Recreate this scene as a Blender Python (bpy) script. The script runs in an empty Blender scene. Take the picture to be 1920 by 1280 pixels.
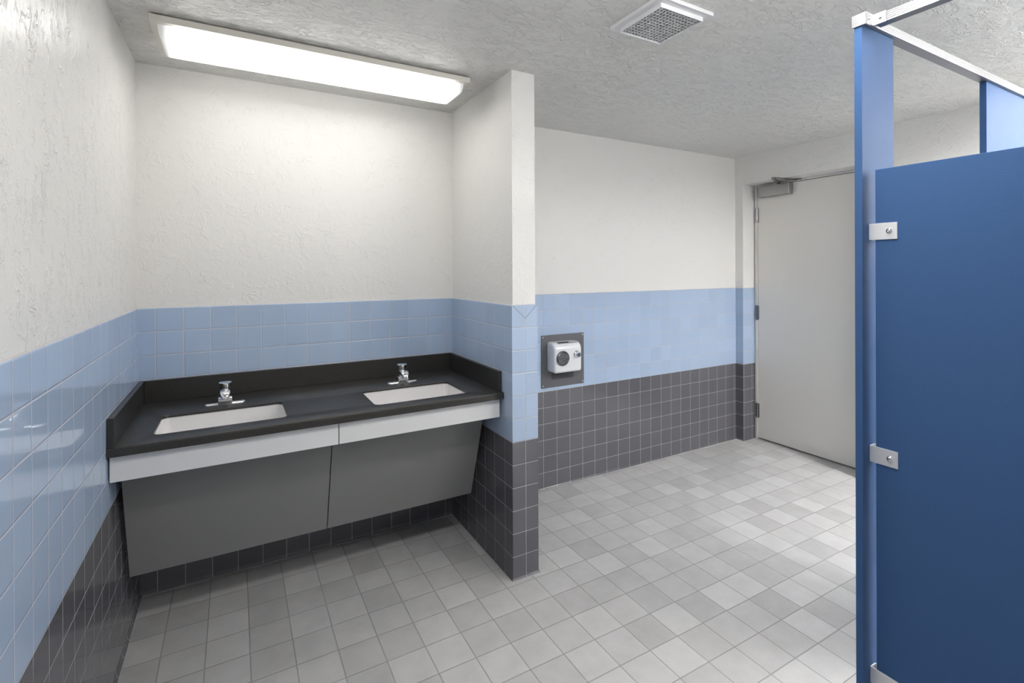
import bpy, bmesh, math, random
from mathutils import Vector, Matrix

random.seed(7)
scene = bpy.context.scene
col = scene.collection

# ------------------------------------------------------------------ camera
F_PX, PPY = 926.224, 506.49
yaw, pitch, roll = 0.5113, -0.0023, -0.0047
fw = Vector((math.sin(yaw)*math.cos(pitch), math.cos(yaw)*math.cos(pitch), math.sin(pitch)))
r0 = Vector((math.cos(yaw), -math.sin(yaw), 0.0))
u0 = r0.cross(fw)
rx = r0*math.cos(roll) + u0*math.sin(roll)
ux = -r0*math.sin(roll) + u0*math.cos(roll)
cam_data = bpy.data.cameras.new('camera')
cam = bpy.data.objects.new('camera', cam_data)
col.objects.link(cam)
M = Matrix.Identity(4)
for i in range(3):
    M[i][0] = rx[i]; M[i][1] = ux[i]; M[i][2] = -fw[i]
M[0][3], M[1][3], M[2][3] = 0.385, -2.8061, 1.4873
cam.matrix_world = M
cam_data.sensor_fit = 'HORIZONTAL'
cam_data.sensor_width = 36.0
cam_data.lens = F_PX*36.0/1920.0
cam_data.shift_y = -(640.0 - PPY)/1920.0
cam_data.clip_start = 0.02
scene.camera = cam

# ------------------------------------------------------------------ world, exposure
world = bpy.data.worlds.new('world')
scene.world = world
world.use_nodes = True
world.node_tree.nodes['Background'].inputs[0].default_value = (0.8, 0.85, 0.9, 1)
world.node_tree.nodes['Background'].inputs[1].default_value = 0.0
scene.view_settings.view_transform = 'Standard'
scene.view_settings.look = 'None'
scene.view_settings.gamma = 1.0
scene.view_settings.use_curve_mapping = False
scene.view_settings.exposure = 0.40
LAMP_ALCOVE, FILL_ROOM, FILL_STALL, FILL_DOOR = 5.3, 22.0, 20.0, 215.0   # diffuser radiance; room, stall and door lamps are added, unseen

# ------------------------------------------------------------------ dimensions (metres)
P = 0.1096                       # wall tile pitch
ZT = 12*P                        # wainscot top
H = 2.442                        # ceiling
W, L, T = 1.5369, 0.7507, 0.1439 # alcove width, partition length and thickness
XC = 4.197                       # door wall
XD = 4.357                       # door plane
YF = -3.60                       # wall behind the camera
TT = 0.008                       # tile thickness

# ------------------------------------------------------------------ node helpers
def new_mat(name):
    m = bpy.data.materials.new(name)
    m.use_nodes = True
    nt = m.node_tree
    b = nt.nodes['Principled BSDF']
    return m, nt, b

def N(nt, typ, **kw):
    n = nt.nodes.new(typ)
    for k, v in kw.items():
        setattr(n, k, v)
    return n

def L_(nt, a, b):
    nt.links.new(a, b)

def math_n(nt, op, a, b=None, c=None):
    n = nt.nodes.new('ShaderNodeMath'); n.operation = op
    for i, v in enumerate((a, b, c)):
        if v is None: continue
        if isinstance(v, (int, float)): n.inputs[i].default_value = v
        else: nt.links.new(v, n.inputs[i])
    return n.outputs[0]

def mixc(nt, fac, a, b):
    n = nt.nodes.new('ShaderNodeMix'); n.data_type = 'RGBA'
    for sock, v in ((n.inputs[0], fac), (n.inputs[6], a), (n.inputs[7], b)):
        if isinstance(v, (int, float)): sock.default_value = v
        elif isinstance(v, tuple): sock.default_value = (*v, 1) if len(v) == 3 else v
        else: nt.links.new(v, sock)
    return n.outputs[2]

def ramp(nt, fac, pts):
    n = nt.nodes.new('ShaderNodeValToRGB')
    e = n.color_ramp.elements
    while len(e) < len(pts): e.new(0.5)
    for k, (p_, v) in enumerate(pts):
        e[k].position = p_
        e[k].color = (v, v, v, 1) if isinstance(v, (int, float)) else (*v, 1)
    nt.links.new(fac, n.inputs[0])
    return n.outputs[0]

def noise(nt, vec, scale, detail=2.0, rough=0.5, dist=0.0):
    n = nt.nodes.new('ShaderNodeTexNoise')
    n.inputs['Scale'].default_value = scale
    n.inputs['Detail'].default_value = detail
    n.inputs['Roughness'].default_value = rough
    n.inputs['Distortion'].default_value = dist
    if vec is not None: nt.links.new(vec, n.inputs['Vector'])
    return n.outputs['Fac']

def mapped(nt, vec, scale=(1, 1, 1), loc=(0, 0, 0)):
    n = nt.nodes.new('ShaderNodeMapping')
    n.inputs['Scale'].default_value = scale
    n.inputs['Location'].default_value = loc
    nt.links.new(vec, n.inputs['Vector'])
    return n.outputs[0]

def bump(nt, height, dist, strength=1.0, normal=None):
    n = nt.nodes.new('ShaderNodeBump')
    n.inputs['Strength'].default_value = strength
    n.inputs['Distance'].default_value = dist
    nt.links.new(height, n.inputs['Height'])
    if normal is not None: nt.links.new(normal, n.inputs['Normal'])
    return n.outputs[0]

def coords(nt, which):
    return nt.nodes.new('ShaderNodeTexCoord').outputs[which]

# ------------------------------------------------------------------ materials
def tile_mat(name, base, grout, pitch_u, pitch_v, gw, rough, var, tilt, speck=0.0, groutdark=None, mottled=0.0):
    """square tiles in UV metres: grout lines, rounded edges, slight tilt and tone per tile"""
    m, nt, b = new_mat(name)
    uv = coords(nt, 'UV')
    sep = N(nt, 'ShaderNodeSeparateXYZ'); L_(nt, uv, sep.inputs[0])
    us = math_n(nt, 'DIVIDE', sep.outputs[0], pitch_u)
    vs = math_n(nt, 'DIVIDE', sep.outputs[1], pitch_v)
    fu = math_n(nt, 'FRACT', us); fv = math_n(nt, 'FRACT', vs)
    iu = math_n(nt, 'FLOOR', us); iv = math_n(nt, 'FLOOR', vs)
    cell = N(nt, 'ShaderNodeCombineXYZ'); L_(nt, iu, cell.inputs[0]); L_(nt, iv, cell.inputs[1])
    wn = N(nt, 'ShaderNodeTexWhiteNoise', noise_dimensions='2D'); L_(nt, cell.outputs[0], wn.inputs['Vector'])
    wsep = N(nt, 'ShaderNodeSeparateColor'); L_(nt, wn.outputs['Color'], wsep.inputs[0])
    du = math_n(nt, 'MULTIPLY', math_n(nt, 'MINIMUM', fu, math_n(nt, 'SUBTRACT', 1.0, fu)), pitch_u)
    dv = math_n(nt, 'MULTIPLY', math_n(nt, 'MINIMUM', fv, math_n(nt, 'SUBTRACT', 1.0, fv)), pitch_v)
    d = math_n(nt, 'MINIMUM', du, dv)
    mr = N(nt, 'ShaderNodeMapRange', interpolation_type='SMOOTHSTEP')
    L_(nt, d, mr.inputs['Value']); mr.inputs['From Min'].default_value = gw*0.42; mr.inputs['From Max'].default_value = gw*0.62
    mask = mr.outputs[0]
    er = N(nt, 'ShaderNodeMapRange', interpolation_type='SMOOTHSTEP')
    L_(nt, d, er.inputs['Value']); er.inputs['From Min'].default_value = gw*0.3; er.inputs['From Max'].default_value = gw*0.5+0.0025
    # tone
    tone = math_n(nt, 'ADD', 1.0-var/2, math_n(nt, 'MULTIPLY', wn.outputs['Value'], var))
    obj = coords(nt, 'Object')
    if mottled > 0:
        mo = noise(nt, obj, 9.0, 4.0, 0.6)
        mo2 = noise(nt, obj, 160.0, 3.0, 0.7)
        mo3 = math_n(nt, 'ADD', math_n(nt, 'MULTIPLY', math_n(nt, 'SUBTRACT', mo, 0.5), mottled*2.2),
                     math_n(nt, 'MULTIPLY', math_n(nt, 'SUBTRACT', mo2, 0.5), mottled*1.1))
        tone = math_n(nt, 'ADD', tone, mo3)
    tn = N(nt, 'ShaderNodeVectorMath', operation='SCALE')
    tn.inputs[0].default_value = base
    L_(nt, tone, tn.inputs['Scale'])
    gcol = grout
    c = mixc(nt, mask, gcol, tn.outputs[0])
    L_(nt, c, b.inputs['Base Color'])
    rn = math_n(nt, 'ADD', math_n(nt, 'MULTIPLY', mask, rough-0.75), 0.75)
    L_(nt, rn, b.inputs['Roughness'])
    # height: rounded edges, per tile tilt and soft waviness of the glaze
    hu = math_n(nt, 'MULTIPLY', math_n(nt, 'SUBTRACT', fu, 0.5), math_n(nt, 'MULTIPLY', math_n(nt, 'SUBTRACT', wsep.outputs[0], 0.5), tilt*pitch_u))
    hv = math_n(nt, 'MULTIPLY', math_n(nt, 'SUBTRACT', fv, 0.5), math_n(nt, 'MULTIPLY', math_n(nt, 'SUBTRACT', wsep.outputs[1], 0.5), tilt*pitch_v))
    h = math_n(nt, 'ADD', math_n(nt, 'ADD', hu, hv), math_n(nt, 'MULTIPLY', er.outputs[0], 0.0009))
    if mottled > 0:
        h = math_n(nt, 'ADD', h, math_n(nt, 'MULTIPLY', mo2, 0.0006))
    else:
        wv = noise(nt, obj, 26.0, 1.0, 0.4)
        h = math_n(nt, 'ADD', h, math_n(nt, 'MULTIPLY', wv, 0.00012))
    L_(nt, bump(nt, h, 1.0), b.inputs['Normal'])
    return m

def plaster_mat(name, base, stretch=(1, 1, 1), depth=0.0016, rough=0.42, scale=14.0, spec=0.5, flat=0.35, gate=(0.42, 0.60)):
    """skip-trowel plaster under semi-gloss paint: short raised squiggles over faint flat patches"""
    m, nt, b = new_mat(name)
    o = coords(nt, 'Object')
    hs = None
    for k, (sc, amp, off) in enumerate(((scale, 1.0, (0, 0, 0)), (scale*1.9, 0.6, (3.1, 7.7, 1.3)))):
        v = mapped(nt, o, stretch, off)
        n1 = noise(nt, v, sc, 3.0, 0.55, 0.9)
        ln = math_n(nt, 'ABSOLUTE', math_n(nt, 'SUBTRACT', n1, 0.5))
        mr = N(nt, 'ShaderNodeMapRange', interpolation_type='SMOOTHSTEP')
        L_(nt, ln, mr.inputs['Value'])
        mr.inputs['From Min'].default_value = 0.004; mr.inputs['From Max'].default_value = 0.050
        mr.inputs['To Min'].default_value = 1.0; mr.inputs['To Max'].default_value = 0.0
        g = noise(nt, mapped(nt, o, stretch, (9.3+k, 2.2, 5.1)), sc*0.75, 2.0, 0.6)
        gm = ramp(nt, g, [(gate[0], 0.0), (gate[1], 1.0)])
        h = math_n(nt, 'MULTIPLY', math_n(nt, 'MULTIPLY', mr.outputs[0], gm), amp)
        pl = ramp(nt, n1, [(0.49, 0.0), (0.53, flat*amp), (1.0, flat*amp*0.8)])
        h = math_n(nt, 'ADD', h, math_n(nt, 'MULTIPLY', pl, gm))
        hs = h if hs is None else math_n(nt, 'ADD', hs, h)
    hs = math_n(nt, 'ADD', hs, math_n(nt, 'MULTIPLY', noise(nt, o, 75.0, 3.0, 0.6), 0.10))
    L_(nt, bump(nt, hs, depth), b.inputs['Normal'])
    b.inputs['Base Color'].default_value = (*base, 1)
    b.inputs['Roughness'].default_value = rough
    b.inputs['Specular IOR Level'].default_value = spec
    return m

def flat_mat(name, base, rough=0.5, metal=0.0, spec=0.5, grain=0.0, gscale=300.0, bumpd=0.0, bscale=300.0, coat=0.0):
    m, nt, b = new_mat(name)
    o = coords(nt, 'Object')
    if grain > 0:
        n1 = noise(nt, o, gscale, 3.0, 0.7)
        c = mixc(nt, n1, tuple(x*(1-grain) for x in base), tuple(min(1, x*(1+grain)) for x in base))
        L_(nt, c, b.inputs['Base Color'])
    else:
        b.inputs['Base Color'].default_value = (*base, 1)
    b.inputs['Roughness'].default_value = rough
    b.inputs['Metallic'].default_value = metal
    b.inputs['Specular IOR Level'].default_value = spec
    b.inputs['Coat Weight'].default_value = coat
    if bumpd > 0:
        L_(nt, bump(nt, noise(nt, o, bscale, 3.0, 0.6), bumpd), b.inputs['Normal'])
    return m

def brushed_mat(name, base, rough, axis):
    m, nt, b = new_mat(name)
    o = coords(nt, 'Object')
    s = [420, 420, 420]; s[axis] = 6
    n1 = noise(nt, mapped(nt, o, tuple(s)), 1.0, 2.0, 0.6)
    L_(nt, mixc(nt, n1, tuple(x*0.86 for x in base), base), b.inputs['Base Color'])
    b.inputs['Metallic'].default_value = 1.0
    b.inputs['Roughness'].default_value = rough
    L_(nt, bump(nt, n1, 0.0002), b.inputs['Normal'])
    return m

def stone_mat():
    m, nt, b = new_mat('black_speckled_stone')
    o = coords(nt, 'Object')
    n1 = noise(nt, o, 420.0, 2.0, 0.8)
    n2 = noise(nt, o, 900.0, 1.0, 0.5)
    f = math_n(nt, 'MAXIMUM', ramp(nt, n1, [(0.55, 0.0), (0.72, 1.0)]), ramp(nt, n2, [(0.62, 0.0), (0.75, 0.8)]))
    L_(nt, mixc(nt, f, (0.013, 0.013, 0.013), (0.095, 0.094, 0.094)), b.inputs['Base Color'])
    b.inputs['Roughness'].default_value = 0.36
    b.inputs['Specular IOR Level'].default_value = 0.7
    b.inputs['Specular Tint'].default_value = (1.0, 0.94, 0.86, 1)
    return m

def lens_mat(name, LAMP):
    """lit prismatic diffuser: brightest over the tubes, ribbed, weaker past the tube ends"""
    m, nt, b = new_mat(name)
    uv = coords(nt, 'Object')
    sep = N(nt, 'ShaderNodeSeparateXYZ'); L_(nt, uv, sep.inputs[0])
    ax = math_n(nt, 'ABSOLUTE', sep.outputs[0])
    end = N(nt, 'ShaderNodeMapRange', interpolation_type='SMOOTHSTEP')
    L_(nt, ax, end.inputs['Value'])
    end.inputs['From Min'].default_value = 0.53; end.inputs['From Max'].default_value = 0.615
    end.inputs['To Min'].default_value = 1.0; end.inputs["To Max"].default_value = 0.03
    zz = N(nt, 'ShaderNodeMapRange'); L_(nt, sep.outputs[2], zz.inputs['Value'])
    zz.inputs['From Min'].default_value = -0.084; zz.inputs['From Max'].default_value = -0.028
    zz.inputs['To Min'].default_value = 1.0; zz.inputs['To Max'].default_value = 0.55
    rib = math_n(nt, 'ADD', 0.93, math_n(nt, 'MULTIPLY', math_n(nt, 'SINE', math_n(nt, 'MULTIPLY', sep.outputs[0], 900.0)), 0.09))
    s = math_n(nt, 'MULTIPLY', math_n(nt, 'MULTIPLY', end.outputs[0], zz.outputs[0]), math_n(nt, 'MULTIPLY', rib, LAMP))
    b.inputs['Base Color'].default_value = (0.8, 0.8, 0.8, 1)
    b.inputs['Roughness'].default_value = 0.25
    b.inputs['Emission Color'].default_value = (1.0, 0.985, 0.955, 1)
    L_(nt, s, b.inputs['Emission Strength'])
    return m

MAT = dict(
    plaster=plaster_mat('white_trowelled_plaster', (0.80, 0.79, 0.765), (1, 1, 1), 0.0012, 0.38, 15.0, gate=(0.44, 0.66)),
    plaster_left=plaster_mat('white_trowelled_plaster_coarse', (0.80, 0.79, 0.765), (1.0, 1.25, 0.9), 0.0020, 0.34, 17.0, gate=(0.47, 0.66)),
    ceiling=plaster_mat('ceiling_trowelled_plaster', (0.76, 0.755, 0.73), (0.75, 1.2, 1.0), 0.0034, 0.40, 17.0, spec=0.45, gate=(0.38, 0.54)),
    blue=tile_mat('pale_blue_glazed_tile', (0.40, 0.505, 0.675), (0.55, 0.53, 0.56), P, P, 0.0026, 0.055, 0.07, 0.006),
    dark=tile_mat('charcoal_glazed_tile', (0.118, 0.116, 0.130), (0.40, 0.40, 0.41), P, P, 0.0026, 0.09, 0.12, 0.006),
    floor=tile_mat('grey_floor_tile', (0.49, 0.485, 0.485), (0.28, 0.28, 0.28), 0.151, 0.151, 0.0030, 0.55, 0.27, 0.004, mottled=0.16),
    stone=stone_mat(),
    laminate_shaded=flat_mat('shaded_grey_laminate', (0.20, 0.20, 0.202), 0.50, grain=0.03, gscale=500),  # apron laminate darkened: shade on the knee panels is put into the colour
    laminate=flat_mat('grey_laminate', (0.72, 0.72, 0.725), 0.48, grain=0.03, gscale=500),
    black_gap=flat_mat('black_core', (0.01, 0.01, 0.01), 0.8),
    porcelain=flat_mat('white_porcelain', (0.80, 0.785, 0.785), 0.10),
    chrome=flat_mat('chrome', (0.82, 0.82, 0.83), 0.06, 1.0),
    chrome_dark=flat_mat('dark_chrome', (0.30, 0.30, 0.32), 0.18, 1.0),
    steel=flat_mat('satin_steel', (0.62, 0.62, 0.62), 0.32, 1.0),
    joint=flat_mat('tile_joint', (0.16, 0.17, 0.21), 0.7),
    hinge_steel=flat_mat('worn_hinge_steel', (0.42, 0.42, 0.43), 0.30, 1.0),
    closer=brushed_mat('grey_closer_enamel', (0.42, 0.42, 0.41), 0.42, 1),
    door=flat_mat('off_white_door_paint', (0.82, 0.795, 0.75), 0.38, bumpd=0.0001, bscale=60),
    frame=flat_mat('off_white_frame_paint', (0.74, 0.73, 0.70), 0.40),
    blue_panel=flat_mat('blue_speckled_laminate', (0.050, 0.110, 0.250), 0.56, spec=0.11, grain=0.10, gscale=700, bumpd=0.00035, bscale=420),
    alum_x=brushed_mat('satin_aluminium', (0.36, 0.36, 0.372), 0.45, 0),
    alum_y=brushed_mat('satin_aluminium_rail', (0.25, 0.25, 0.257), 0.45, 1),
    bracket=flat_mat('clear_aluminium', (0.80, 0.80, 0.82), 0.40, 0.5),
    white_enamel=flat_mat('white_enamel', (0.80, 0.81, 0.83), 0.16),
    plate_grey=flat_mat('dark_grey_enamel', (0.115, 0.115, 0.125), 0.40),
    black=flat_mat('black_plastic', (0.015, 0.015, 0.016), 0.45),
    silver_plate=flat_mat('silver_plate', (0.55, 0.54, 0.52), 0.35, 0.6),
    housing=flat_mat('cream_lamp_housing', (0.74, 0.72, 0.66), 0.40),
    vent_white=flat_mat('white_vent_paint', (0.78, 0.78, 0.80), 0.42),
    vent_grey=flat_mat('grey_vent_grille', (0.66, 0.66, 0.66), 0.5),
    void=flat_mat('duct_shade', (0.012, 0.012, 0.012), 0.8),
    button_reflection=flat_mat('button_reflection_blue', (0.06, 0.10, 0.17), 0.20, 0.3),  # blue-grey puts a reflection on the chrome button into its colour
)

# ------------------------------------------------------------------ object helpers
WORLD_LOC = {}

def tag(o, label=None, cat=None, group=None, kind=None):
    if label: o['label'] = label
    if cat: o['category'] = cat
    if group: o['group'] = group
    if kind: o['kind'] = kind
    return o

def thing(name, loc, label, cat, group=None, kind=None):
    o = bpy.data.objects.new(name, None)
    col.objects.link(o)
    o.location = loc
    o.empty_display_size = 0.05
    WORLD_LOC[o] = Vector(loc)
    return tag(o, label, cat, group, kind)

def obj(name, bm, mats, parent=None, smooth=False, origin=None, label=None):
    """bm is in world coordinates; the mesh is stored relative to its parent"""
    if parent is not None:
        off = WORLD_LOC[parent]
    elif origin is not None:
        off = Vector(origin)
    else:
        off = Vector((0, 0, 0))
    bmesh.ops.translate(bm, verts=bm.verts, vec=-off)
    bmesh.ops.recalc_face_normals(bm, faces=bm.faces)
    me = bpy.data.meshes.new(name)
    bm.to_mesh(me); bm.free()
    if not isinstance(mats, (list, tuple)): mats = [mats]
    for m in mats: me.materials.append(m)
    if smooth:
        for p in me.polygons: p.use_smooth = True
        try:
            me.set_sharp_from_angle(angle=math.radians(38))
        except Exception:
            pass
    o = bpy.data.objects.new(name, me)
    col.objects.link(o)
    if parent is not None:
        o.parent = parent
    else:
        o.location = off
    WORLD_LOC[o] = off
    if label: o['label'] = label
    return o

def bm_new():
    return bmesh.new()

def add_box(bm, x0, x1, y0, y1, z0, z1, bevel=0.0, seg=2, mi=0):
    vs = [bm.verts.new(p) for p in ((x0,y0,z0),(x1,y0,z0),(x1,y1,z0),(x0,y1,z0),(x0,y0,z1),(x1,y0,z1),(x1,y1,z1),(x0,y1,z1))]
    fs = []
    for idx in ((0,3,2,1),(4,5,6,7),(0,1,5,4),(1,2,6,5),(2,3,7,6),(3,0,4,7)):
        f = bm.faces.new([vs[i] for i in idx]); f.material_index = mi; fs.append(f)
    if bevel > 0:
        es = list({e for f in fs for e in f.edges})
        bmesh.ops.bevel(bm, geom=es, offset=bevel, segments=seg, profile=0.5, affect='EDGES')
    return bm

def box(x0, x1, y0, y1, z0, z1, bevel=0.0, seg=2):
    return add_box(bm_new(), x0, x1, y0, y1, z0, z1, bevel, seg)

def add_loft(bm, loops, cap0=True, cap1=True, mi=0):
    rows = [[bm.verts.new(p) for p in lp] for lp in loops]
    n = len(rows[0])
    for a, b in zip(rows, rows[1:]):
        for i in range(n):
            f = bm.faces.new((a[i], a[(i+1) % n], b[(i+1) % n], b[i])); f.material_index = mi
    if cap0: bm.faces.new(rows[0][::-1]).material_index = mi
    if cap1: bm.faces.new(rows[-1]).material_index = mi
    return bm

def frame_of(axis):
    a = Vector(axis).normalized()
    h = Vector((0, 0, 1)) if abs(a.z) < 0.9 else Vector((1, 0, 0))
    u = h.cross(a).normalized(); v = a.cross(u)
    return a, u, v

def add_lathe(bm, c, axis, prof, n=32, mi=0, caps=True):
    """prof: list of (radius, distance along axis)"""
    a, u, v = frame_of(axis); c = Vector(c)
    loops = [[c + a*t + (u*math.cos(2*math.pi*i/n) + v*math.sin(2*math.pi*i/n))*max(r, 1e-5) for i in range(n)] for r, t in prof]
    return add_loft(bm, loops, caps, caps, mi)

def add_dome_screw(bm, c, axis, r):
    return add_lathe(bm, c, axis, [(r, 0), (r*0.95, r*0.25), (r*0.72, r*0.5), (r*0.35, r*0.62), (r*0.30, r*0.45), (r*0.01, r*0.45)], 16)

def rrect(x0, x1, y0, y1, r, z, n=6):
    pts = []
    for cx, cy, a0 in ((x1-r, y1-r, 0), (x0+r, y1-r, 90), (x0+r, y0+r, 180), (x1-r, y0+r, 270)):
        for k in range(n+1):
            a = math.radians(a0 + 90*k/n)
            pts.append((cx + r*math.cos(a), cy + r*math.sin(a), z))
    return pts

def sweep(path, prof, pitch_scale, uvz=True):
    """profile (out, z) along a plan path, mitred; room is on the right of the path.
    pitch_scale: per segment (origin distance, scale) giving the tile phase; UV in metres"""
    bm = bm_new(); uvl = bm.loops.layers.uv.new('UVMap')
    P2 = [Vector((x, y)) for x, y in path]
    dirs = [(b - a).normalized() for a, b in zip(P2, P2[1:])]
    nor = [Vector((d.y, -d.x)) for d in dirs]
    offs = []
    for i in range(len(P2)):
        if i == 0: o = nor[0]
        elif i == len(P2)-1: o = nor[-1]
        else:
            s = nor[i-1] + nor[i]
            o = s / (1 + nor[i-1].dot(nor[i]))
        offs.append(o)
    rows = [[bm.verts.new((p.x + o.x*d, p.y + o.y*d, z)) for d, z in prof] for p, o in zip(P2, offs)]
    n = len(prof)
    for s in range(len(P2)-1):
        org, sc = pitch_scale[s]
        for i in range(n-1):
            vs = (rows[s][i], rows[s+1][i], rows[s+1][i+1], rows[s][i+1])
            f = bm.faces.new(vs)
            for lp in f.loops:
                v = lp.vert.co
                t = (Vector((v.x, v.y)) - P2[s]).dot(dirs[s])
                lp[uvl].uv = ((t - org)*sc, v.z)
    bm.faces.new(rows[0]); bm.faces.new(rows[-1][::-1])
    # close the back
    for s in range(len(P2)-1):
        bm.faces.new((rows[s][-1], rows[s+1][-1], rows[s+1][0], rows[s][0]))
    return bm

def arc(c, r, a0, a1, n=4):
    return [(c[0] + r*math.cos(math.radians(a0+(a1-a0)*k/n)), c[1] + r*math.sin(math.radians(a0+(a1-a0)*k/n))) for k in range(n+1)]

def tile_bands(wall, path, phases, t=TT):
    zm = 6*P
    dark = [(-t, 0.0), (0.010, 0.0), (0.0055, 0.0022), (0.002, 0.0075), (0.0, 0.016), (0.0, zm), (-t, zm)]
    r = min(0.006, t*0.8)
    blue = [(-t, zm), (0.0, zm)] + arc((-r, ZT-r), r, 0, 90) + [(-t, ZT)]
    obj('blue_tile_band', sweep(path, blue, phases), MAT['blue'], wall, label='pale blue glazed square tiles')
    obj('charcoal_tile_band', sweep(path, dark, phases), MAT['dark'], wall, label='charcoal glazed square tiles')

def struct(name, bm, m, label, cat):
    return tag(obj(name, bm, m), label, cat, None, 'structure')

# ------------------------------------------------------------------ room shell
def floor_bm():
    bm = box(-0.2, 4.9, YF-0.2, 0.2, -0.12, 0.0)
    uvl = bm.loops.layers.uv.new('UVMap')
    for f in bm.faces:
        for lp in f.loops:
            lp[uvl].uv = (lp.vert.co.x - 1.637, lp.vert.co.y + 0.786)
    return bm
struct('floor', floor_bm(), MAT['floor'], 'grey square tile floor in mixed light and darker tiles', 'floor')
struct('ceiling', box(-0.2, 4.9, YF-0.2, 0.2, H, H+0.12), MAT['ceiling'], 'off-white trowel textured ceiling', 'ceiling')

wl = struct('wall_left', box(-0.16, -TT, YF-0.16, 0.16, 0, H), MAT['plaster_left'],
            'long white plaster wall with tile wainscot at the left', 'wall')
tile_bands(wl, [(0, YF), (0, 0)], [(-0.842-YF, P/0.1048)])
wb = struct('wall_back', box(-TT, 4.9, TT, 0.16, 0, H), MAT['plaster'],
            'white plaster wall with tile wainscot behind the basins and hand dryer', 'wall')
tile_bands(wb, [(0, 0), (W, 0)], [(0.064, 1)])
tile_bands(wb, [(W+T, 0), (XC, 0)], [(2.198-W-T, 1)])
wp = struct('wall_partition', box(W+TT, W+T-TT, -L+TT, TT, 0, H), MAT['plaster'],
            'short white stub wall with tiled base between basins and door area', 'wall')
tile_bands(wp, [(W, 0), (W, -L), (W+T, -L), (W+T, 0)], [(0.674, 1), (0.0735, 1), (0.674, 1)])

def mitre(x0, z0, x1, z1):
    bm = bm_new()
    a, b = Vector((x0, 0, z0)), Vector((x1, 0, z1))
    d = (b-a).normalized(); n_ = Vector((-d.z, 0, d.x))*0.0011
    add_loft(bm, [[p + Vector((0, yy, 0)) for p in (a+n_, b+n_, b-n_, a-n_)] for yy in (-L-0.0004, -L+0.002)])
    return bm
for xa in (W+0.004, W+T-0.004):
    obj('mitre_joint', mitre(xa, ZT-0.004, W+0.0735, ZT-0.066), MAT['joint'], wp)

def wall_right_bm():
    bm = bm_new()
    y1 = -0.072 + 0.004; y0 = -1.036
    add_box(bm, XC+TT, 4.62, y1, TT, 0, H)
    add_box(bm, XC+TT, 4.62, YF-0.16, y0, 0, H)
    add_box(bm, XC+TT, 4.62, y0, y1, 2.206, H)
    return bm
wr = struct('wall_right', wall_right_bm(), MAT['plaster'], 'white plaster wall holding the recessed door', 'wall')
tile_bands(wr, [(XC, 0), (XC, -0.072), (XD, -0.072)], [(-0.03, 1), (0.116, 1)], 0.0038)
tile_bands(wr, [(XD, -1.032), (XC, -1.032), (XC, YF)], [(0.0, 1), (0.0, 1)], 0.0038)
struct('wall_front', box(-TT, XC+TT, YF-0.16, YF, 0, H), MAT['plaster'], 'white plaster wall behind the viewpoint', 'wall')

# ------------------------------------------------------------------ door
dr = thing('door_1', (4.38, -0.55, 0), 'off-white flush door set back in the right wall', 'door', None, 'structure')
obj('door_leaf', box(XD+0.006, XD+0.050, -1.008, -0.099, 0.010, 2.186, 0.0015), MAT['door'], dr)
def frame_bm():
    bm = bm_new()
    for a, b in ((-0.096, -0.0762), (-1.031, -1.011)):
        add_box(bm, XD-0.004, XD+0.14, a, b, 0, 2.2055, 0.0012)
    add_box(bm, XD-0.0035, XD+0.14, -1.011, -0.096, 2.190, 2.2055, 0.0012)
    # stop behind the leaf
    add_box(bm, XD+0.052, XD+0.07, -0.112, -0.096, 0, 2.19)
    add_box(bm, XD+0.052, XD+0.07, -1.011, -0.995, 0, 2.19)
    add_box(bm, XD+0.052, XD+0.07, -0.995, -0.112, 2.172, 2.19)
    return bm
obj('door_frame', frame_bm(), MAT['frame'], dr)
obj('threshold_gap', box(XD+0.052, XD+0.075, -1.0, -0.1, 0.0, 0.012), MAT['black_gap'], dr, label='black strip for the dark gap under the door')  # black colour stands for the shade in the door gap
def hinge(zc):
    bm = bm_new()
    prof = []
    z0 = zc-0.060
    for k in range(5):
        a = z0 + k*0.024
        prof += [(0.0062, a), (0.0078, a+0.0012), (0.0078, a+0.0228), (0.0062, a+0.024)]
    prof = [(0.004, z0-0.005), (0.0062, z0-0.003)] + prof + [(0.0062, z0+0.123), (0.004, z0+0.125)]
    add_lathe(bm, (XD-0.006, -0.0955, 0), (0, 0, 1), prof, 16)
    add_box(bm, XD-0.0065, XD-0.004, -0.0955, -0.081, z0, z0+0.12)
    add_box(bm, XD-0.004, XD+0.005, -0.110, -0.0985, z0, z0+0.12)
    return bm
for zc in (1.945, 1.098, 0.247):
    obj('hinge', hinge(zc), MAT['chrome_dark'] if zc < 1.8 else MAT['hinge_steel'], dr, smooth=True)

dc = thing('door_closer', (XD-0.03, -0.28, 2.14), 'grey rectangular door closer at the top of the off-white door', 'door closer')
obj('closer_body', box(XD-0.058, XD+0.0065, -0.415, -0.140, 2.090, 2.182, 0.006, 3), MAT['closer'], dc, smooth=True)
def bar(bm, a, b, w, h, bev=0.003):
    a, b = Vector(a), Vector(b)
    d = (b-a); ln = d.length; d.normalize()
    s = d.cross(Vector((0, 0, 1))).normalized(); u = s.cross(d)
    loops = []
    for t, k in ((-w*0.45, 0.55), (-w*0.2, 0.9), (0, 1), (ln, 1), (ln+w*0.2, 0.9), (ln+w*0.45, 0.55)):
        c = a + d*t
        loops.append([c + s*w/2*k + u*h/2, c - s*w/2*k + u*h/2, c - s*w/2*k - u*h/2, c + s*w/2*k - u*h/2])
    add_loft(bm, loops)
def arm_bm():
    bm = bm_new()
    add_lathe(bm, (XD-0.030, -0.315, 2.181), (0, 0, 1), [(0.012, 0), (0.012, 0.010), (0.009, 0.016), (0.009, 0.018)], 16)
    bar(bm, (XD-0.030, -0.315, 2.190), (4.075, -0.425, 2.190), 0.026, 0.007)
    return bm
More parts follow.
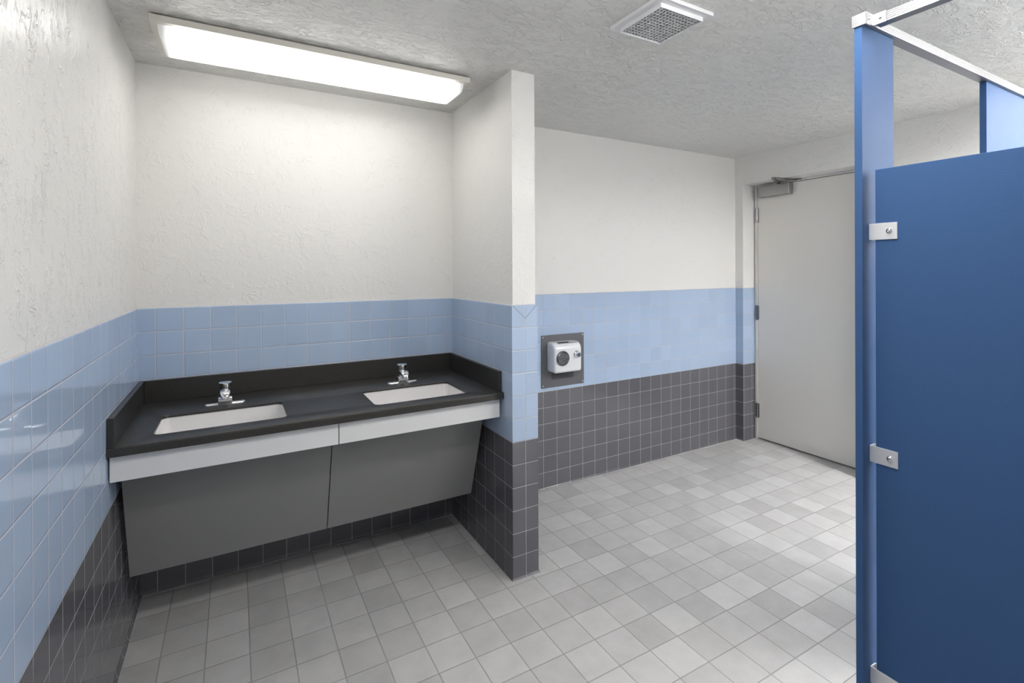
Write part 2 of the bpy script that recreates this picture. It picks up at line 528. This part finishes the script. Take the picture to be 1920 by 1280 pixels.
obj('closer_arm', arm_bm(), MAT['chrome_dark'], dc, smooth=True)
def link_bm():
    bm = bm_new()
    bar(bm, (4.077, -0.425, 2.1975), (XD-0.020, -0.455, 2.1975), 0.019, 0.006)
    add_lathe(bm, (4.076, -0.425, 2.184), (0, 0, 1), [(0.010, 0), (0.010, 0.014), (0.006, 0.017)], 16)
    add_box(bm, XD-0.03, XD-0.004, -0.49, -0.425, 2.196, 2.205, 0.001)
    return bm
obj('closer_link', link_bm(), MAT['chrome_dark'], dc, smooth=True)

# ------------------------------------------------------------------ countertop
CT, CB, CF = 0.882, 0.850, -0.668     # top, underside, front edge
HOLES = [(0.118, 0.572, -0.568, -0.293), (0.932, 1.384, -0.580, -0.290)]
HR = 0.028
vc = thing('vanity_countertop', (W/2, -0.334, CB), 'black speckled stone countertop with two cut-outs and low upstands in the alcove', 'countertop')

def slab_bm():
    bm = bm_new()
    r = 0.004
    def outer(ins, z): return [(0.0015+ins*0, CF+ins, z), (W-0.0015, CF+ins, z), (W-0.0015, -0.0005, z), (0.0015, -0.0005, z)]
    CB = CT-0.010
    outs = [outer(0, CB), outer(0, CT-r), outer(r*0.3, CT-r*0.3), outer(r, CT)]
    rows = [[bm.verts.new(p) for p in lp] for lp in outs]
    for a, b in zip(rows, rows[1:]):
        for i in range(4): bm.faces.new((a[i], a[(i+1) % 4], b[(i+1) % 4], b[i]))
    tops, bots = [], []
    for (x0, x1, y0, y1) in HOLES:
        e = 0.004
        hl = [rrect(x0-e, x1+e, y0-e, y1+e, HR+e, CT), rrect(x0-e*0.3, x1+e*0.3, y0-e*0.3, y1+e*0.3, HR+e*0.3, CT-e*0.3),
              rrect(x0, x1, y0, y1, HR, CT-e), rrect(x0, x1, y0, y1, HR, CB)]
        hr = [[bm.verts.new(p) for p in lp] for lp in hl]
        n = len(hr[0])
        for a, b in zip(hr, hr[1:]):
            for i in range(n): bm.faces.new((a[i], a[(i+1) % n], b[(i+1) % n], b[i]))
        tops.append(hr[0]); bots.append(hr[-1])
    bm.edges.ensure_lookup_table()
    def fill(outer_v, holes):
        es = []
        for lp in [outer_v] + holes:
            for i in range(len(lp)):
                e = bm.edges.get((lp[i], lp[(i+1) % len(lp)]))
                es.append(e)
        bmesh.ops.triangle_fill(bm, use_beauty=True, use_dissolve=False, edges=es)
    fill(rows[-1], tops); fill(rows[0], bots)
    add_box(bm, 0.0015, W-0.0015, CF, CF+0.032, CT-0.032, CB)
    return bm
obj('countertop_slab', slab_bm(), MAT['stone'], vc, smooth=True)
BS = 0.020
obj('backsplash', box(BS+0.0015, W-BS-0.0015, -BS, -0.0005, CT, CT+0.101, 0.0015), MAT['stone'], vc)
obj('side_splash', box(0.0015, BS+0.001, CF+0.004, -0.0005, CT, CT+0.101, 0.0015), MAT['stone'], vc)
obj('side_splash', box(W-BS-0.001, W-0.0015, CF+0.022, -0.0005, CT, CT+0.101, 0.0015), MAT['stone'], vc)

# ------------------------------------------------------------------ sinks
def make_sink(hole, label):
    x0, x1, y0, y1 = hole
    cx, cy = (x0+x1)/2, (y0+y1)/2
    t = thing('sink', (cx, cy, CB-0.15), label, 'sink', 'undermount sinks in the black countertop')
    def ring(ins, z, r): return rrect(x0-0.006+ins, x1+0.006-ins, y0-0.006+ins, y1+0.006-ins, max(r, 0.004), z, 6)
    zt = CT-0.0106
    loops = [ring(-0.016, zt, 0.045), ring(0.0, zt, 0.032), ring(0.004, zt-0.003, 0.030), ring(0.010, zt-0.05, 0.030),
             ring(0.016, zt-0.100, 0.032), ring(0.022, zt-0.118, 0.034), ring(0.034, zt-0.129, 0.036), ring(0.060, zt-0.133, 0.05),
             ring(0.100, zt-0.137, 0.035)]
    shell = [ring(0.094, zt-0.147, 0.035), ring(0.030, zt-0.141, 0.036), ring(0.010, zt-0.125, 0.034), ring(-0.002, zt-0.02, 0.032),
             ring(-0.016, zt-0.012, 0.045)]
    bm = bm_new()
    rows = [[bm.verts.new(p) for p in lp] for lp in loops + shell[:0]]
    n = len(rows[0])
    for a, b in zip(rows, rows[1:]):
        for i in range(n): bm.faces.new((a[i], a[(i+1) % n], b[(i+1) % n], b[i]))
    # floor of the bowl narrowing onto the drain
    dr_ = [Vector((cx, cy, zt-0.139)) + 0.024*Vector((math.cos(a), math.sin(a), 0)) for a in
           [math.atan2(v.co.y-cy, v.co.x-cx) for v in rows[-1]]]
    dv = [bm.verts.new(p) for p in dr_]
    for i in range(n): bm.faces.new((rows[-1][i], rows[-1][(i+1) % n], dv[(i+1) % n], dv[i]))
    low = [bm.verts.new((v.co.x, v.co.y, zt-0.149)) for v in dv]
    for i in range(n): bm.faces.new((dv[i], dv[(i+1) % n], low[(i+1) % n], low[i]))
    srows = [low] + [[bm.verts.new(p) for p in lp] for lp in shell]
    for a, b in zip(srows, srows[1:]):
        for i in range(n): bm.faces.new((a[i], a[(i+1) % n], b[(i+1) % n], b[i]))
    for i in range(n): bm.faces.new((srows[-1][i], srows[-1][(i+1) % n], rows[0][(i+1) % n], rows[0][i]))
    obj('basin', bm, MAT['porcelain'], t, smooth=True)
    bm = bm_new()
    add_lathe(bm, (cx, cy, zt-0.1385), (0, 0, 1), [(0.021, -0.008), (0.0295, 0.0), (0.030, 0.0018), (0.024, 0.0022), (0.019, -0.0015), (0.0005, -0.0005)], 32)
    obj('drain', bm, MAT['chrome'], t, smooth=True)
    return t
make_sink(HOLES[0], 'white rectangular undermount sink nearer the left tiled wall')
make_sink(HOLES[1], 'white rectangular undermount sink nearer the stub wall')

# ------------------------------------------------------------------ faucets
def make_faucet(x, y, label):
    t = thing('faucet', (x, y, CT), label, 'faucet', 'push faucets behind the sinks')
    z = CT
    # deck plate with pointed, bevelled ends
    def plate(ins, zz):
        hx, hy = 0.082-ins, 0.024-ins
        pts = []
        for sx in (1, -1):
            for k in range(-4, 5):
                a = math.radians(k*20)
                pts.append((x + sx*(hx-0.016 + 0.016*math.cos(a)), y + sx*hy*math.sin(a), zz))
        return pts
    bm = bm_new()
    add_loft(bm, [plate(0, z), plate(0, z+0.004), plate(0.004, z+0.009), plate(0.007, z+0.010)])
    obj('deck_plate', bm, MAT['chrome'], t, smooth=True)
    bm = bm_new()
    # square pedestal
    add_box(bm, x-0.0285, x+0.0285, y-0.027, y+0.024, z+0.008, z+0.034, 0.003, 3)
    # body column
    add_lathe(bm, (x, y+0.002, z+0.030), (0, 0, 1), [(0.021, 0), (0.0205, 0.010), (0.019, 0.024), (0.0185, 0.034), (0.017, 0.036), (0.017, 0.040)], 32)
    obj('faucet_body', bm, MAT['chrome'], t, smooth=True)
    # blunt spout reaching out over the bowl and turning down
    bm = bm_new()
    path = [(0.006, 0.051, 0.018, 0.013), (-0.016, 0.0575, 0.0195, 0.0115), (-0.034, 0.0585, 0.0215, 0.011), (-0.050, 0.055, 0.0215, 0.011),
            (-0.059, 0.048, 0.018, 0.0105), (-0.063, 0.041, 0.0145, 0.009), (-0.064, 0.036, 0.0125, 0.0085)]
    loops = []
    for i, (py, pz, hw, hh) in enumerate(path):
        a = path[max(i-1, 0)]; b = path[min(i+1, len(path)-1)]
        d = Vector((0, b[0]-a[0], b[1]-a[1])).normalized()
        s = Vector((1, 0, 0)); up = s.cross(d)
        c = Vector((x, y+py, z+pz))
        lp = []
        for k in range(20):
            an = 2*math.pi*k/20
            ca, sa = math.cos(an), math.sin(an)
            e = 0.55
            lp.append(c + s*hw*math.copysign(abs(ca)**e, ca) + up*hh*math.copysign(abs(sa)**e, sa))
        loops.append(lp)
    add_loft(bm, loops)
    obj('spout', bm, MAT['chrome'], t, smooth=True)
    bm = bm_new()
    add_lathe(bm, (x, y+0.002, z+0.0705), (0, 0, 1), [(0.0195, 0), (0.0215, 0.001), (0.0215, 0.021), (0.0255, 0.0235), (0.0262, 0.0255), (0.0250, 0.0272), (0.021, 0.0282), (0.0003, 0.0286)], 36)
    obj('push_button', bm, MAT['chrome'], t, smooth=True)
    return t
make_faucet(0.344, -0.208, 'short chrome push faucet above the left sink')
make_faucet(1.166, -0.203, 'short chrome push faucet above the right sink')

# ------------------------------------------------------------------ panels under the countertop
vb = thing('vanity_apron', (W/2, -0.5, 0.283), 'grey laminate apron and sloping knee panels below the black countertop', 'vanity panel')
for a, b in ((0.0045, 0.7605), (0.7640, 1.5250)):
    obj('apron_panel', box(a, b, -0.643, -0.624, 0.7560, CB-0.0005, 0.0012), MAT['laminate'], vb)
KT, KB = (-0.545, 0.775), (-0.378, 0.283)   # knee panel (y, z) top and bottom
def knee(a, b):
    bm = bm_new()
    d = Vector((0, KB[0]-KT[0], KB[1]-KT[1])).normalized()
    nrm = Vector((0, -d.z, d.y)); nrm = nrm if nrm.y > 0 else -nrm
    th = 0.019
    loops = []
    for xx in (a, b):
        p1 = Vector((xx, *KT)); p2 = Vector((xx, *KB))
        loops.append([p1, p2, p2+nrm*th, p1+nrm*th])
    add_loft(bm, loops)
    bmesh.ops.bevel(bm, geom=list(bm.edges), offset=0.0012, segments=1, affect='EDGES')
    return bm
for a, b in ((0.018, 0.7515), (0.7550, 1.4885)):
    obj('knee_panel', knee(a, b), MAT['laminate_shaded'], vb, label='grey sloping panel with under-counter shade in its colour')
def rail_bm():
    bm = bm_new()
    add_box(bm, 0.012, 1.525, -0.6235, -0.60, CB-0.045, CB-0.001)
    return bm
obj('support_rail', rail_bm(), MAT['black_gap'], vb)
def side_bracket(a, b):
    bm = bm_new()
    prof = [(-0.619, CB-0.046), (-0.619, 0.765), (-0.520, 0.752), (-0.357, 0.283), (-0.345, 0.283), (-0.30, 0.60), (-0.02, 0.74), (-0.02, CB-0.046)]
    add_loft(bm, [[(xx, py, pz) for py, pz in prof] for xx in (a, b)])
    return bm
obj('support_bracket', side_bracket(0.745, 0.762), MAT['black_gap'], vb, label='black support behind the panel seam')

# ------------------------------------------------------------------ ceiling lamps
def make_lamp(xc, yc, label, power, matname, turn=0.0, flat=False):
    t = thing('ceiling_light', (xc, yc, H), label, 'ceiling light')
    hx, hy = 0.646, 0.132
    bm = bm_new()
    add_box(bm, xc-hx+0.02, xc+hx-0.02, yc-hy+0.02, yc+hy-0.02, H-0.010, H)
    z0, z1 = H-(0.062 if flat else 0.032), H-0.007
    add_box(bm, xc-hx, xc+hx, yc-hy, yc-hy+0.004, z0, z1, 0.0008, 1)
    add_box(bm, xc-hx, xc+hx, yc+hy-0.004, yc+hy, z0, z1, 0.0008, 1)
    add_box(bm, xc-hx, xc-hx+0.004, yc-hy+0.004, yc+hy-0.004, z0, z1, 0.0008, 1)
    add_box(bm, xc+hx-0.004, xc+hx, yc-hy+0.004, yc+hy-0.004, z0, z1, 0.0008, 1)
    add_box(bm, xc-hx+0.004, xc+hx-0.004, yc-hy+0.004, yc+hy-0.004, z1-0.003, z1)
    for (a, b, c, d) in ((xc-hx+0.003, xc+hx-0.003, yc-hy+0.003, yc-hy+0.026), (xc-hx+0.003, xc+hx-0.003, yc+hy-0.026, yc+hy-0.003),
                         (xc-hx+0.003, xc-hx+0.021, yc-hy+0.026, yc+hy-0.026), (xc+hx-0.021, xc+hx-0.003, yc-hy+0.026, yc+hy-0.026)):
        add_box(bm, a, b, c, d, z0+0.0006, z0+0.004)
    obj('lamp_housing', bm, MAT['housing'], t)
    # dropped prismatic lens
    lx, ly = 0.6245, 0.1055
    loops = []
    rows_ = ((-0.0130, 0.0, 0.010), (-0.0170, 0.001, 0.010)) if flat else ((-0.029, 0.0, 0.004), (-0.045, 0.002, 0.004), (-0.062, 0.007, 0.005), (-0.074, 0.014, 0.006), (-0.081, 0.024, 0.006), (-0.083, 0.036, 0.006))
    for dz, ins, r in rows_:
        loops.append(rrect(xc-lx+ins*0.6, xc+lx-ins*0.6, yc-ly+ins*0.8, yc+ly-ins*0.8, r, H+dz, 5))
    bm = bm_new(); add_loft(bm, loops, True, True)
    obj('prismatic_lens', bm, lens_mat(matname, power), t, smooth=True)
    for dx in (-0.02, 0.45):
        bm = bm_new(); add_dome_screw(bm, (xc+dx, yc-hy, H-0.022), (0, -1, 0), 0.0022)
        obj('screw', bm, MAT['steel'], t)
    t.rotation_euler = (0, 0, turn)
    return t
make_lamp(0.760, -0.440, 'long lit ceiling light over the basins in the alcove', LAMP_ALCOVE, 'lit_prismatic_diffuser')
make_lamp(1.32, -2.16, 'added unseen ceiling light above the open floor by the viewpoint', FILL_ROOM, 'added_room_diffuser')  # out of view, added to light the room and the stall panel
make_lamp(2.75, -2.78, 'added unseen ceiling light above the toilet stall', FILL_STALL, 'added_stall_diffuser')  # out of view, added mainly for the sheen on the near post
make_lamp(3.90, -2.93, 'added unseen ceiling light along the door wall beyond the stall', FILL_DOOR, 'added_door_diffuser', math.pi/2, True)  # out of view, added to brighten the dryer wall and door area

# ------------------------------------------------------------------ ceiling vent
vx0, vx1, vy0, vy1 = 1.680, 1.950, -1.566, -1.296
cv = thing('ceiling_vent', ((vx0+vx1)/2, (vy0+vy1)/2, H), 'white square exhaust vent with egg-crate grille on the ceiling', 'vent')
def square_ring(bm, x0, x1, y0, y1, w, z0, z1, bev=0.001):
    add_box(bm, x0, x1, y0, y0+w, z0, z1, bev, 1)
    add_box(bm, x0, x1, y1-w, y1, z0, z1, bev, 1)
    add_box(bm, x0, x0+w, y0+w, y1-w, z0, z1, bev, 1)
    add_box(bm, x1-w, x1, y0+w, y1-w, z0, z1, bev, 1)
bm = bm_new()
square_ring(bm, vx0, vx1, vy0, vy1, 0.004, H-0.014, H)
i0, i1, j0, j1 = vx0+0.0265, vx1-0.0265, vy0+0.0265, vy1-0.0265
square_ring(bm, vx0+0.003, vx1-0.003, vy0+0.003, vy1-0.003, 0.026, H-0.013, H-0.009, 0)
obj('outer_flange', bm, MAT['vent_white'], cv)
bm = bm_new()
square_ring(bm, i0, i1, j0, j1, 0.0035, H-0.029, H-0.009, 0.0008)
obj('inner_frame', bm, MAT['vent_white'], cv)
bm = bm_new()
n = 13
g0, g1, h0, h1 = i0+0.0035, i1-0.0035, j0+0.0035, j1-0.0035
for k in range(1, n):
    xx = g0 + (g1-g0)*k/n
    add_box(bm, xx-0.0025, xx+0.0025, h0, h1, H-0.024, H-0.0185)
    yy = h0 + (h1-h0)*k/n
    add_box(bm, g0, g1, yy-0.0025, yy+0.0025, H-0.0239, H-0.0186)
obj('grille', bm, MAT['vent_grey'], cv)
obj('duct_backing', box(g0, g1, h0, h1, H-0.0125, H-0.0095), MAT['void'], cv)  # dark plate stands for the shaded cavity behind the grille
for dx, dy in ((vx0+0.016, vy1-0.016), (vx1-0.016, vy0+0.016), (vx0+0.016, vy0+0.016), (vx1-0.016, vy1-0.016)):
    bm = bm_new(); add_dome_screw(bm, (dx, dy, H-0.013), (0, 0, -1), 0.0028)
    obj('screw', bm, MAT['steel'], cv)

# ------------------------------------------------------------------ hand dryer
hd = thing('hand_dryer', (2.357, 0, 0.68), 'white push-button hand dryer on a dark grey wall plate', 'hand dryer')
wpz0, wpz1, wpx0, wpx1 = 0.681, 1.038, 2.180, 2.536
obj('wall_plate', box(wpx0, wpx1, -0.006, -0.0002, wpz0, wpz1, 0.0012), MAT['plate_grey'], hd, label='dark grey square plate')
for sx in (wpx0+0.012, wpx1-0.012):
    for sz in (wpz0+0.014, wpz1-0.014):
        bm = bm_new(); add_dome_screw(bm, (sx, -0.006, sz), (0, -1, 0), 0.0052)
        obj('plate_screw', bm, MAT['steel'], hd)
def body_bm():
    bm = box(2.228, 2.455, -0.092, -0.0055, 0.790, 0.992)
    bm.edges.ensure_lookup_table()
    e = [e for e in bm.edges if all(abs(v.co.y+0.092) < 1e-5 and abs(v.co.z-0.992) < 1e-5 for v in e.verts)]
    bmesh.ops.bevel(bm, geom=e, offset=0.050, segments=7, profile=0.5, affect='EDGES')
    sharp = [e for e in bm.edges if len(e.link_faces) == 2 and e.calc_face_angle(0) > math.radians(30)
             and not all(abs(v.co.y+0.0055) < 1e-5 for v in e.verts)]
    bmesh.ops.bevel(bm, geom=sharp, offset=0.018, segments=5, profile=0.5, affect='EDGES')
    return bm
obj('dryer_body', body_bm(), MAT['white_enamel'], hd, smooth=True)
nx, nz = 2.292, 0.890
bm = bm_new()
add_lathe(bm, (nx, -0.090, nz), (0, -1, 0), [(0.050, 0), (0.050, 0.010), (0.047, 0.016), (0.043, 0.018), (0.041, 0.014), (0.041, 0.004), (0.0395, 0.004)], 40, caps=False)
oz = obj('nozzle', bm, MAT['chrome_dark'], hd, smooth=True)
bm = bm_new()
for k in range(9):
    zz = nz - 0.036 + k*0.009
    hw = math.sqrt(max(0.0416**2 - (zz-nz)**2, 0))
    add_box(bm, nx-hw, nx+hw, -0.108, -0.094, zz-0.0013, zz+0.0013)
obj('louver', bm, MAT['steel'], hd)
bm = bm_new(); add_lathe(bm, (nx, -0.0922, nz), (0, -1, 0), [(0.041, 0), (0.041, 0.0012), (0.0004, 0.0012)], 32)
obj('throat_shade', bm, MAT['black'], hd)  # black disc: shade between the louvers put into colour
bx, bz = 2.408, 0.908
bm = bm_new()
add_lathe(bm, (bx, -0.091, bz), (0, -1, 0), [(0.0255, 0), (0.0255, 0.004), (0.0225, 0.008), (0.0195, 0.010), (0.0195, 0.024), (0.0175, 0.027), (0.0145, 0.028)], 32)
pb = obj('push_button', bm, MAT['chrome'], hd, smooth=True)
bm = bm_new()
add_lathe(bm, (bx, -0.118, bz), (0, -1, 0), [(0.0148, 0), (0.0142, 0.002), (0.010, 0.004), (0.0004, 0.0048)], 28)
obj('button_cap', bm, MAT['button_reflection'], pb, smooth=True)
# instruction plate on the curved shoulder
def plate_bm(x0, x1, s0, s1, lift):
    bm = bm_new()
    c = Vector((0, -0.042, 0.942)); R = 0.050 + lift
    loops = []
    for xx in (x0, x1):
        lp = []
        for k in range(5):
            a = math.radians(s0 + (s1-s0)*k/4)
            lp.append((xx, c.y - R*math.cos(a), c.z + R*math.sin(a)))
        for k in range(4, -1, -1):
            a = math.radians(s0 + (s1-s0)*k/4)
            lp.append((xx, c.y - (R-0.0025)*math.cos(a), c.z + (R-0.0025)*math.sin(a)))
        loops.append(lp)
    return add_loft(bm, loops)
pl = obj('instruction_plate', plate_bm(2.268, 2.428, 52, 82, 0.0012), MAT['silver_plate'], hd, label='small silver plate with a dark field')
obj('dark_field', plate_bm(2.276, 2.362, 60, 77, 0.0018), MAT['black'], pl)
bm = bm_new()
for k in range(21):
    xx = 2.262 + k*0.0088
    for j in range(6):
        zz = 0.734 + j*0.0088
        add_box(bm, xx, xx+0.0060, -0.0068, -0.0058, zz, zz+0.0060)
obj('intake_grille', bm, MAT['black'], hd)

# ------------------------------------------------------------------ toilet partition
YP = -2.105
X1 = 1.865
def pilaster(x0, x1, label):
    t = thing('partition_pilaster', ((x0+x1)/2, YP+0.01, 0), label, 'partition post')
    obj('pilaster_board', box(x0, x1, YP, YP+0.0192, 0.004, 2.1435, 0.0012), MAT['blue_panel'], t)
    bm = bm_new(); add_box(bm, x0-0.003, x1+0.003, YP-0.003, YP+0.0222, 0, 0.075, 0.001, 1)
    obj('floor_shoe', bm, MAT['steel'], t)
    return t
pilaster(X1, X1+0.173, 'narrow blue partition post at the near corner of the toilet stall')
pilaster(2.703, 3.30, 'wide blue partition post across the stall opening at the far right')

pp = thing('partition_panel', (1.911, -2.83, 0.205), 'large blue side panel of the toilet stall held by silver brackets', 'partition panel')
PX0, PX1 = 1.902, 1.9205
obj('panel_board', box(PX0, PX1, -3.58, -2.119, 0.205, 1.752, 0.0012), MAT['blue_panel'], pp)
for zb in (1.584, 0.979, 0.373):
    bm = bm_new()
    z0, z1 = zb-0.0222, zb+0.0222
    add_box(bm, PX0-0.003, PX0-0.0002, -2.171, YP-0.0002, z0, z1, 0.0004, 1)
    add_box(bm, PX1+0.0002, PX1+0.003, -2.171, YP-0.0002, z0, z1, 0.0004, 1)
    add_box(bm, PX0-0.0002, PX1+0.0002, YP-0.0032, YP-0.0002, z0, z1)
    br = obj('stirrup_bracket', bm, MAT['bracket'], pp)
    bm = bm_new(); add_dome_screw(bm, (PX0-0.003, -2.153, zb), (-1, 0, 0), 0.0078)
    obj('screw', bm, MAT['chrome'], br, smooth=True)

def rail_profile():
    # (across, height): channel with three fine grooves on each face
    h = 0.0265; w = 0.030; g = 0.0009
    left = [(0, 0)]
    for k in range(1, 5):
        z = h*k/5
        left += [(0, z-0.0011), (g, z-0.0006), (g, z+0.0006), (0, z+0.0011)]
    left += [(0, h-0.002), (0.002, h)]
    right = [(w-a, z) for a, z in left[::-1]]
    return left + right
def headrail_x(x0, x1, y0, z0):
    bm = bm_new()
    add_loft(bm, [[(xx, y0+a, z0+z) for a, z in rail_profile()] for xx in (x0, x1)])
    return bm
def headrail_y(x0, y0, y1, z0):
    bm = bm_new()
    add_loft(bm, [[(x0+a, yy, z0+z) for a, z in rail_profile()] for yy in (y0, y1)])
    return bm
RZ = 2.1438
hr = thing('headrail', (2.58, -2.095, RZ), 'silver headrail running across the tops of the two blue posts', 'headrail')
obj('rail_channel', headrail_x(1.866, 3.30, YP-0.0095, RZ), MAT['alum_x'], hr)
bm = bm_new()
add_box(bm, 1.8605, 1.8655, YP-0.0125, YP+0.0235, RZ-0.004, RZ+0.029, 0.0008, 1)
add_box(bm, 1.8655, 1.884, YP-0.0125, YP-0.0098, RZ-0.004, RZ+0.029)
obj('end_cap', bm, MAT['alum_x'], hr)
for sx in (1.8775, 2.82):
    bm = bm_new(); add_dome_screw(bm, (sx, YP-(0.0125 if sx < 2 else 0.0095), RZ+0.013), (0, -1, 0), 0.0048)
    obj('screw', bm, MAT['chrome'], hr, smooth=True)
hr2 = thing('headrail', (1.917, -2.85, RZ), 'silver headrail running above the large blue side panel toward the viewer', 'headrail')
obj('rail_channel', headrail_y(1.902, -3.59, -2.1205, RZ+0.0005), MAT['alum_y'], hr2)
bm = bm_new()
add_box(bm, 1.8985, 1.9015, -2.147, YP-0.0100, RZ-0.001, RZ+0.028, 0.0006, 1)
add_box(bm, 1.8865, 1.8985, YP-0.0130, YP-0.0100, RZ-0.001, RZ+0.028, 0.0006, 1)
rb = obj('corner_bracket', bm, MAT['bracket'], hr2)
bm = bm_new(); add_dome_screw(bm, (1.8985, -2.134, RZ+0.0135), (-1, 0, 0), 0.0050)
obj('screw', bm, MAT['chrome'], rb, smooth=True)
